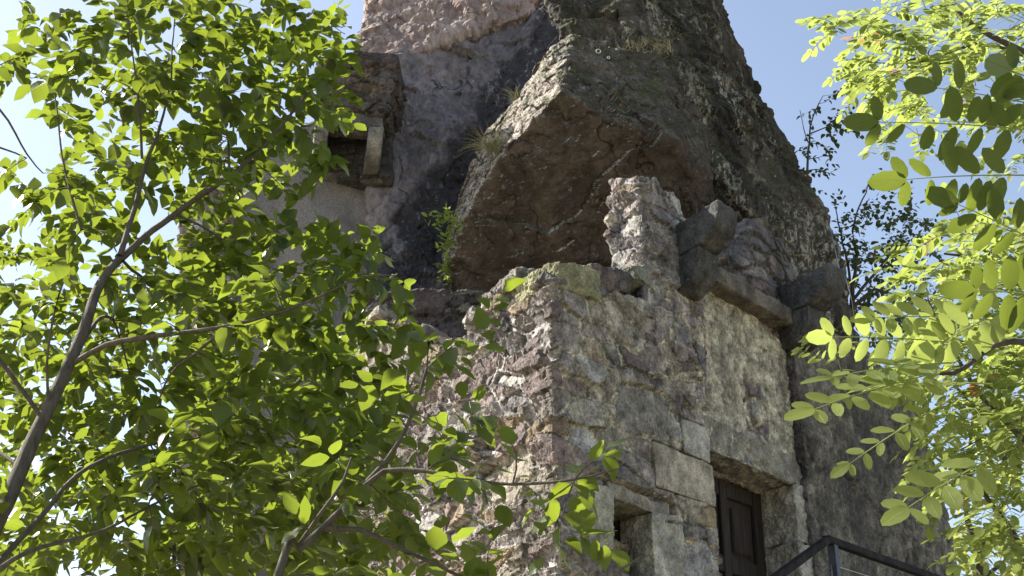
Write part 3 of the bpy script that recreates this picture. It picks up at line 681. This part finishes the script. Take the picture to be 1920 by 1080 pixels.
# --- the leafy tree on the left
rg = random.Random(5)
rowsA = [
"4556888688610", "5666767788700", "4557788888710", "0257888887500", "0257888876400", "2468887766400", "5677675566310", "5576467788530",
"3675348888753", "6367578886432", "7778888888742", "8888888888754", "8888888888876", "8888888888876", "8888888888877", "8888888888765", "7888888888875", "7888888888875"]
tree = empty('broadleaf_tree', (at(-60, 1300, 3.4)[0], 3.4, 0)); tag(tree, 'large leafy tree with a slanting grey trunk filling the left side', 'tree')
T1 = Tree(3, .62)
bx, by = at(-60, 1300, 3.4)[0], 3.4
T1.limb([((bx - .5, by - .15, 0), .06), ((bx - .25, by - .05, 1.2), .05), (-40, 1060, 3.55, .042), (15, 930, 3.65, .040), (80, 790, 3.75, .036), (150, 640, 3.85, .031), (190, 530, 3.95, .026), (250, 462, 4.05, .021), (325, 400, 4.1, .018), (430, 330, 4.15, .014), (520, 245, 4.2, .010), (590, 160, 4.2, .007), (640, 60, 4.25, .004)], wob=.008)
T1.limb([(225, 480, 4.0, .018), (245, 410, 4.05, .016), (268, 330, 4.1, .014), (300, 235, 4.15, .009), (318, 150, 4.2, .006), (330, 20, 4.25, .004)], wob=.01)
T1.limb([(150, 430, 4.0, .008), (135, 370, 4.0, .007), (115, 270, 4.05, .006), (100, 170, 4.1, .004)], wob=.01)
T1.limb([(268, 300, 4.1, .009), (262, 200, 4.0, .007), (248, 100, 3.95, .005), (240, 20, 3.9, .004)], wob=.01)
T1.limb([(430, 330, 4.15, .01), (425, 260, 4.2, .006), (410, 190, 4.3, .004), (405, 60, 4.4, .003)], wob=.01)
T1.limb([(330, 400, 4.1, .008), (420, 450, 4.3, .006), (500, 500, 4.4, .005), (600, 520, 4.4, .004), (700, 530, 4.35, .003)], wob=.01)
T1.limb([(230, 490, 4.0, .010), (265, 520, 4.2, .009), (300, 545, 4.4, .007), (420, 560, 4.6, .004)], wob=.01)
T1.limb([(140, 680, 3.82, .017), (200, 645, 3.75, .015), (285, 630, 3.7, .013), (425, 612, 3.6, .010), (500, 590, 3.6, .008), (590, 560, 3.6, .006), (680, 520, 3.6, .004), (740, 520, 3.6, .003)], wob=.01)
T1.limb([(425, 615, 3.62, .009), (370, 660, 3.7, .008), (320, 700, 3.9, .006), (290, 760, 4.1, .004)], wob=.01)
T1.limb([(130, 690, 3.8, .015), (185, 600, 4.0, .010), (215, 610, 4.2, .007), (240, 700, 4.4, .005)], wob=.01)
T1.limb([(-60, 1120, 3.5, .017), (0, 1050, 3.6, .015), (60, 985, 3.7, .014), (165, 875, 3.85, .011), (280, 830, 4.0, .008), (360, 822, 4.1, .006), (440, 808, 4.2, .004)], wob=.01)
T1.limb([(-60, 1110, 3.5, .014), (30, 1050, 3.5, .012), (100, 1020, 3.6, .010), (200, 990, 3.7, .008), (330, 925, 3.9, .006), (460, 875, 4.1, .004)], wob=.01)
T1.limb([(90, 750, 3.75, .008), (88, 690, 3.7, .007), (100, 590, 3.7, .006), (118, 530, 3.7, .004)], wob=.006)
T1.limb([(40, 880, 3.68, .010), (-130, 700, 4.0, .010), (-190, 300, 4.2, .009), (-160, 120, 4.25, .009), (-90, 130, 4.3, .009), (0, 205, 4.35, .008), (50, 290, 4.4, .006), (80, 325, 4.4, .004)], wob=.005)
T1.limb([(-190, 300, 4.2, .010), (-90, 262, 4.35, .009), (0, 278, 4.4, .007), (50, 298, 4.4, .005)], wob=.004)
T1.limb([(360, 1150, 5.2, .02), (375, 980, 5.3, .016), (395, 880, 5.4, .012), (420, 780, 5.5, .006)], wob=.01)
T1.limb([(325, 1150, 5.0, .015), (328, 980, 5.1, .012), (330, 880, 5.1, .006)], wob=.01)
T1.limb([(80, 790, 3.75, .012), ((-1.8, 3.4, 3.3), .012), ((-1.6, 2.8, 3.6), .012), ((-1.2, 2.0, 3.9), .012), ((-.75, 1.5, 3.95), .008), ((-.45, 1.35, 3.85), .005)], wob=.01)  # unseen limb added overhead to carry the shading leaf clump
def depA(px, py, r):
    if px < 260 and py > 430: return r.uniform(4.0, 6.0)
    if py > 520: return r.uniform(3.5, 6.0)
    if px < 200 and py < 200: return r.uniform(3.5, 4.6)
    return r.uniform(3.95, 5.2)
clA = cells_from(rowsA)
LA = Leaves('ovate', 14, 3)
tg = sample([c for c in clA if c[1] < 480], 6.3, rg, depA, 1.5) + sample([c for c in clA if c[1] >= 480], 8.0, rg, depA, 1.6)
tg += [at(rg.uniform(-260, 0), rg.uniform(300, 1100), rg.uniform(3.4, 5.2)) for _ in range(60)] + [at(rg.uniform(-200, 620), rg.uniform(-300, 0), rg.uniform(3.6, 5)) for _ in range(90)] + [at(rg.uniform(-200, 500), rg.uniform(1080, 1500), rg.uniform(3.4, 5.4)) for _ in range(60)]
SDn = np.array(SD); e1_ = np.array([0, 1.0, 0]); e2_ = np.cross(SDn, e1_)
for k in range(120):      # unseen leaf clump added along the sun line to shade the near upper twig
    c = np.array([.54, 1.30, 2.50]) + SDn * rg.uniform(1.35, 1.95); q = c + e1_ * rg.uniform(-.38, .38) + e2_ * rg.uniform(-.12, .12)
    tg.append(tuple(q))
T1.grow(tg, leafy(LA, rg, (.045, .092), .036, .25), .003)
LEAF = leafmat('broad_leaf', (.06, .09, .02), (.28, .36, .032), (.028, .048, .012), .47, .36)
T1.wood('trunk', 'branches', BARK, tree); LA.build('crown', LEAF, tree)
print('leavesA', sum(map(len, LA.items)), len(tg))

# --- lower, nearer young tree in front of the wall
rowsB = ["00000000000000000000", "00000000000000120000", "00000000000024430000", "00000000000444420000", "00000000003455551000", "00000000002455442000",
"00000000033555443343", "00000000034555444443", "00000000034444433332", "00000000034444333333"]
rowsB = [r + e for r, e in zip(rowsB, ["0", "0", "0", "0", "0", "0", "0", "0", "0", "2"])]
clB = cells_from(rowsB, 0, 480)
tb = empty('broadleaf_tree', (at(500, 1300, 3.1)[0], 3.1, 0)); tag(tb, 'slender young tree spreading low across the sunlit masonry corner', 'tree')
T2 = Tree(9, .85); x2 = at(470, 1300, 3.1)[0]
T2.limb([((x2 - .1, 3.05, 0), .03), ((x2, 3.1, 1.0), .025), (520, 1085, 3.2, .014), (560, 1030, 3.25, .0125), (604, 988, 3.3, .011), (643, 950, 3.3, .010), (680, 915, 3.3, .009), (720, 885, 3.3, .009), (800, 885, 3.25, .007), (880, 900, 3.2, .006), (960, 908, 3.15, .005), (1040, 905, 3.1, .004), (1110, 893, 3.05, .003), (1160, 880, 3.0, .0025)], wob=.006)
T2.limb([(604, 990, 3.3, .011), (671, 992, 3.3, .009), (743, 1024, 3.3, .008), (804, 1052, 3.3, .006), (871, 1085, 3.3, .005), (960, 1110, 3.3, .003)], wob=.005)
T2.limb([(655, 935, 3.3, .009), (720, 870, 3.35, .008), (760, 805, 3.35, .007), (785, 740, 3.35, .006), (800, 690, 3.35, .005), (805, 640, 3.35, .004)], wob=.005)
T2.limb([(560, 1020, 3.25, .008), (600, 960, 3.2, .006), (643, 905, 3.15, .005), (660, 860, 3.15, .003)], wob=.005)
T2.limb([(860, 1080, 3.3, .006), (980, 1190, 3.1, .006), (1085, 1180, 2.9, .006), (1120, 1120, 2.85, .005), (1160, 1070, 2.8, .004), (1200, 1045, 2.8, .003)], wob=.005)
LB = Leaves('ovate', 12, 40); rg2 = random.Random(15)
tg = sample(clB, 2.0, rg2, lambda px, py, r: r.uniform(3.0, 3.7) if px < 960 else r.uniform(2.9, 3.2), 1.3)
tg += [at(rg2.uniform(560, 1000), rg2.uniform(1080, 1300), rg2.uniform(2.9, 3.6)) for _ in range(20)]
T2.grow(tg, leafy(LB, rg2, (.05, .082), .042, .15), .0028)
T2.wood('trunk', 'branches', BARK, tb); LB.build('crown', LEAF, tb)

# --- false acacia: feather leaves
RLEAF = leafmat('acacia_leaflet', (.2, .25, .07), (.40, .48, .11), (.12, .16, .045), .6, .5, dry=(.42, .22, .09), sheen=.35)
RLEAF_N = leafmat('acacia_leaflet_shaded', (.06, .09, .025), (.26, .33, .04), (.035, .06, .016), .42, .45, sheen=.35)  # darker copy of the acacia leaflet, shade put into the colour
def feather(L, bmr, p0, d0, rng, length=.18, pairs=7, size=(.03, .04), droop=.5, flat=1.0, dryp=.02, rr=.0009, facing=None):
    p = np.array(p0, float); d = np.array(d0, float); d /= np.linalg.norm(d); n = pairs + 2; st = length / n; C = [p.copy()]
    up = np.array([rng.uniform(-.4, .4), rng.uniform(-.4, .4), 1.0]) if facing is None else np.array(facing, float)
    dry = 1.0 if rng.random() < dryp else 0.0; var = rng.random()
    for i in range(n):
        d = d + np.array([0, 0, -droop / n]); d /= np.linalg.norm(d); p = p + d * st; C.append(p.copy())
        if i < 1: continue
        s_ = np.cross(up, d); s_ /= np.linalg.norm(s_) + 1e-6
        sz = rng.uniform(*size) * (.7 + .3 * math.sin((i + 1) / n * PI))
        for sg in (1, -1):
            if rng.random() < .06: continue
            dd = s_ * sg + d * rng.uniform(.1, .8) + np.array([rng.uniform(-.2, .2), rng.uniform(-.2, .2), rng.uniform(-.4, .2)]); u2 = up + np.array([rng.uniform(-.3, .3) for _ in range(3)]) * flat
            L.add(p + s_ * sg * sz * .06, dd, u2, sz, min(1, max(0, var * .6 + rng.random() * .4)), dry if rng.random() < .8 else 0, rng.uniform(.7, .98))
    L.add(p, d, up, size[1] * .95, var, dry)
    C = np.array(C); tube(bmr, C, np.linspace(rr * 1.3, rr * .6, len(C)), 4, False)
rowsC = ["1566657", "1567777", "1566755", "0256544", "0031022", "0000013", "0000246", "0002577", "0004677", "0014677", "0245677", "0345567", "0013677", "0001577", "0000367", "0000257", "0000047", "0000036"]
clC = cells_from(rowsC, 1500, 0)
ta = empty('acacia_tree', (2.9, 3.4, 0)); tag(ta, 'sunlit yellow green acacia tree with drooping feather leaves on the right', 'tree')
T3 = Tree(21); rg3 = random.Random(8)
T3.limb([((3.0, 3.6, 0), .09), ((2.75, 3.5, 1.5), .075), ((2.45, 3.4, 3.0), .06), ((2.3, 3.3, 4.2), .04), ((2.2, 3.2, 5.2), .02)])
T3.limb([((2.45, 3.4, 3.2), .03), (2150, 250, 3.2, .02), (2000, 140, 3.2, .013), (1860, 68, 3.2, .009), (1820, 45, 3.2, .008), (1780, 5, 3.2, .005), (1750, -60, 3.2, .004)])
T3.limb([(2080, 200, 3.2, .012), (1900, 90, 3.3, .006), (1830, 85, 3.3, .005), (1740, 108, 3.3, .004), (1660, 120, 3.3, .003)], wob=.02)
T3.limb([((2.5, 3.4, 2.6), .03), (2100, 1000, 3.0, .016), (1960, 870, 3.0, .010), (1880, 790, 3.0, .007), (1820, 720, 3.0, .006), (1780, 650, 3.0, .004), (1740, 560, 3.0, .003)], wob=.01)
T3.limb([((2.45, 3.4, 3.1), .03), (2100, 560, 3.3, .015), (1950, 520, 3.3, .010), (1850, 480, 3.3, .006), (1760, 470, 3.3, .003)], wob=.02)
T3.limb([((2.5, 3.4, 2.4), .03), (2050, 1150, 3.2, .012), (1900, 1000, 3.2, .008), (1820, 900, 3.2, .005), (1780, 850, 3.2, .003)], wob=.02)
LC = Leaves('oval', 8, 70); bmr = bmesh.new()
def fe(C, Ln):
    ax = C[-1] - C[-2]; ax /= np.linalg.norm(ax)
    for k in range(rg3.choice((2, 3, 3, 4))):
        i = max(0, len(C) - 1 - k); d = ax * .3 + np.array([rg3.uniform(-1, .6), rg3.uniform(-.9, .5), rg3.uniform(-.4, .3)])
        feather(LC, bmr, C[i], d, rg3, rg3.uniform(.09, .16), rg3.randint(4, 7), (.028, .042), rg3.uniform(.3, 1.0), dryp=.02)
tg = sample([(a, b, c - (1 if b < 300 and a < 1860 else 0)) for a, b, c in clC], 5.0, rg3, lambda px, py, r: r.uniform(2.6, 4.0), 1.5)
tg += [at(rg3.uniform(1925, 2250), rg3.uniform(-100, 1100), rg3.uniform(2.7, 3.9)) for _ in range(110)]
T3.grow(tg, fe, .0028)
T3.wood('trunk', 'branches', BARK_D, ta); me = bpy.data.meshes.new('leaf_stalks'); bmr.to_mesh(me); bmr.free()
GST = M('green_stalk').fin((.2, .24, .07), None, .6); link('leaf_stalks', me, GST, ta); LC.build('crown', RLEAF, ta)

# nearer acacia twigs with big leaflets: (start px, py, depth) -> (end), pairs, leaflet size, material set
def near_twig(label, main, leaves, m, dark):
    o = empty('acacia_branch', at(*main[0][:3])); tag(o, label, 'branch', None)
    bm = bmesh.new(); L = Leaves('oval', 8, 90 + len(leaves)); r = random.Random(len(label)); b2 = bmesh.new()
    S = spline([(*at(p[0], p[1], p[2]), p[3]) for p in main], .03); tube(bm, S[:, :3], S[:, 3], 6)
    for (x0, y0, d0, x1, y1, d1, pr, sz, fac) in leaves:
        a = np.array(at(x0, y0, d0)); b = np.array(at(x1, y1, d1)); Ln = np.linalg.norm(b - a)
        feather(L, b2, a, (b - a) + np.array([0, 0, Ln * .06]), r, Ln, pr, (sz * .88, sz * 1.1), .15, .45, 0, .0009, fac)
    me = bpy.data.meshes.new('s'); bm.to_mesh(me); bm.free(); link('stem', me, BARK_D, o)
    me = bpy.data.meshes.new('s'); b2.to_mesh(me); b2.free(); link('leaf_stalks', me, GST, o)
    L.build('leaflets', m, o); return o
FC = (-.1, -.75, -.65)
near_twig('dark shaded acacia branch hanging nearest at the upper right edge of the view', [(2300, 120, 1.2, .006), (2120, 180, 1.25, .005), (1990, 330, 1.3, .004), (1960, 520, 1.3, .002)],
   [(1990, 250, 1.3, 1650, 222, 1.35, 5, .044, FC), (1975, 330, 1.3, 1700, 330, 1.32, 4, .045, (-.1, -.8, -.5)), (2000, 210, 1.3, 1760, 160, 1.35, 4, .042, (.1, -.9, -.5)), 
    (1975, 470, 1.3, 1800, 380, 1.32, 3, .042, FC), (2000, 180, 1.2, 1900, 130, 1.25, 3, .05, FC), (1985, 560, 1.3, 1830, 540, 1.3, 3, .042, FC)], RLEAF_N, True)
near_twig('bright yellow green acacia branch reaching in front of the dark wall', [(2300, 800, 1.6, .006), (2080, 700, 1.6, .005), (1900, 640, 1.55, .004), (1790, 700, 1.5, .003), (1720, 700, 1.5, .002)],
   [(1800, 690, 1.5, 1525, 760, 1.45, 6, .044, (-.3, -.7, .6)), (1790, 680, 1.5, 1560, 700, 1.45, 5, .046, (-.2, -.5, .8)), (1850, 650, 1.55, 1560, 625, 1.5, 7, .036, (-.1, -.9, -.3)), (1860, 600, 1.55, 1640, 590, 1.5, 6, .036, (-.1, -.9, .3)),
    (1800, 740, 1.5, 1590, 865, 1.5, 5, .03, (-.3, -.8, .5)), (1860, 720, 1.55, 1640, 720, 1.5, 5, .042, (-.3, -.5, .8)), (1900, 840, 1.5, 1700, 945, 1.45, 4, .044, (-.3, -.8, .5)), 
    (1930, 560, 1.5, 1760, 640, 1.5, 4, .044, (-.1, -.9, -.2))], RLEAF, False)

# --- sapling and shrub on the cliff edge, in shade
SH = leafmat('shaded_leaf', (.04, .07, .025), (.10, .16, .04), (.02, .035, .012), .3, .5)
def far_tree(label, limbs, rows, x0, y0, sc, per, dep, seed, sz, m, name='small_tree', tail=.3, spc=.06, rad=.006, thin_=.6):
    o = empty(name, at(limbs[0][0][0], limbs[0][0][1], limbs[0][0][2])); tag(o, label, 'tree')
    T = Tree(seed, thin_); r = random.Random(seed)
    for l in limbs: T.limb(l, .1, .03)
    L = Leaves('ovate', 6, seed)
    T.grow(sample(cells_from(rows, x0, y0, sc), per, r, lambda a, b, q: q.uniform(*dep), 1.2), leafy(L, r, sz, spc, tail), rad)
    T.wood('trunk', 'branches', BARK_D, o); L.build('crown', m, o)
far_tree('thin dark sapling growing out of the cliff edge against the sky', [[(1512, 345, 11.6, .025), (1514, 300, 11.6, .02), (1518, 255, 11.6, .016), (1525, 215, 11.6, .012), (1545, 180, 11.6, .006)], [(1520, 250, 11.6, .014), (1550, 240, 11.6, .01), (1575, 225, 11.6, .006)], [(1514, 270, 11.6, .01), (1505, 225, 11.6, .007), (1498, 205, 11.6, .005)]],
   ["001220", "012320", "022000", "021011", "010122", "221100", "330000", "231000", "121000"], 1485, 155, 18, 11, (11.4, 11.9), 5, (.04, .075), SH, tail=.12, spc=.05)
far_tree('dark leafy shrub with fine branches behind the right corbel', [[(1600, 640, 13.0, .06), (1598, 560, 13.0, .05), (1605, 500, 13.0, .03), (1600, 420, 13.0, .02), (1630, 340, 13, .01)], [(1598, 580, 13, .04), (1640, 545, 13, .03), (1700, 560, 13, .015)], [(1600, 560, 13, .035), (1650, 500, 13, .025), (1700, 430, 13, .012)], [(1600, 540, 13, .03), (1580, 460, 13, .02), (1570, 390, 13, .01)], [(1600, 570, 13, .03), (1660, 575, 13, .02), (1730, 590, 13, .01)]],
   ["0000100000", "0000320000", "0200330000", "1203321000", "0332342010", "0443444331", "3544345442", "4555445442", "3555444420", "3555545320", "2454455200", "0344344410", "0533334430", "0555434420", "0045566500", "0004565000"], 1545, 285, 20, 8, (12.3, 13.8), 6, (.045, .085), SH, tail=.25, spc=.07)
YG = leafmat('far_sunlit_leaf', (.15, .2, .05), (.5, .52, .1), (.07, .11, .03), .5, .5)
far_tree('pale sunlit tree beyond the right end of the dark wall', [[(1850, 1250, 14, .12), (1840, 1080, 14, .09), (1815, 980, 14, .06), (1812, 900, 14, .04), (1830, 760, 14, .02)], [(1830, 1040, 14, .05), (1880, 950, 14, .03), (1920, 820, 14, .02)], [(1840, 1090, 14, .05), (1900, 1040, 14, .03), (1990, 980, 14, .02)]],
   ["00245678", "02456778", "04556788", "05566788", "45666788", "55678888", "56777888", "56778888", "56778888"], 1720, 720, 40, 4.0, (13, 16.5), 7, (.07, .13), YG, 'broadleaf_tree', .4, .08)

# --- small plants on the rock
FERN = leafmat('fern_frond', (.2, .28, .06), (.42, .52, .09), (.12, .18, .04), .5, .5)
def clump(name, label, cat, spots, seed, n, size, m, kind='thin', up=.6):
    o = empty(name, at(*spots[0])); tag(o, label, cat); L = Leaves(kind, 6, seed); r = random.Random(seed)
    for s_ in spots:
        c = np.array(at(*s_))
        for _ in range(n):
            d = np.array([r.uniform(-1.2, .4), r.uniform(-1.2, -.1), r.uniform(-.6, up)])
            L.add(c + np.array([r.uniform(-.07, .07), r.uniform(-.04, .08), r.uniform(-.08, .08)]), d, (r.uniform(-1, 1), r.uniform(-1, 1), 1), r.uniform(*size), r.random(), 0, r.uniform(.7, 1.6))
    L.build('fronds', m, o)
clump('fern', 'bright green fern sprouting from the lower left edge of the boulder', 'plant', [(850, 405, 9.5), (840, 420, 9.6), (858, 418, 9.55), (846, 440, 9.6), (838, 455, 9.65), (842, 480, 9.7), (834, 505, 9.75), (838, 515, 9.8), (815, 412, 9.6)], 31, 22, (.04, .09), FERN)
def grass(name, label, spot, seed, n, ln, m, out=(-.3, -.5), spread=.05):
    bm = bmesh.new(); r = random.Random(seed); c0 = Vector(at(*spot))
    for _ in range(n):
        c = c0 + Vector((r.uniform(-spread, spread), r.uniform(-.03, .03), r.uniform(-spread * .4, spread * .4))); d = Vector((r.uniform(-.8, .8) + out[0], out[1] * r.random(), r.uniform(.4, 1.1))).normalized(); L = ln * r.uniform(.5, 1.1); pts = []
        g = r.uniform(.5, 1.6)
        for k in range(6): t = k / 5; pts.append(c + d * L * t + Vector((0, 0, -g * L * .5 * t * t)))
        tube(bm, pts, [.0028 * (1 - .8 * k / 5) for k in range(6)], 3, False)
    me = bpy.data.meshes.new('g'); bm.to_mesh(me); bm.free(); tag(link(name, me, m), label, 'grass')
GR = leafmat('dry_grass', (.4, .36, .16), (.4, .36, .14), (.2, .2, .07), .35, .6)
grass('grass_tuft', 'pale dry grass tuft on the sunlit ridge of the boulder', (925, 285, 9.35), 4, 70, .34, GR)
grass('grass_tuft', 'faded grass tuft hanging in the cleft above the mossy rock', (1215, 95, 10.25), 5, 45, .28, GR, (-.1, -.5), .24)
grass('grass_tuft', 'short olive grass tuft on the rock left of the mossy slab edge', (985, 190, 10.1), 6, 60, .25, GR, (-.2, -.5), .12)

def ring(c, R, r_):
    pts = [Vector(c) + Vector((math.cos(a) * R, -.15 * R * math.sin(a), math.sin(a) * R)) for a in [2 * PI * k / 20 for k in range(21)]]
    o = bmo('anchor_ring', lambda bm: tube(bm, pts, r_, 6, False), wht, None, True); return o
tag(ring(at(1122, 96, 9.42), 0.020, .0035), 'largest white metal ring fixed on the mossy rock', 'ring')
tag(ring(at(1141, 108, 9.40), .011, .003), 'small white metal ring right of the larger ring on the moss', 'ring')
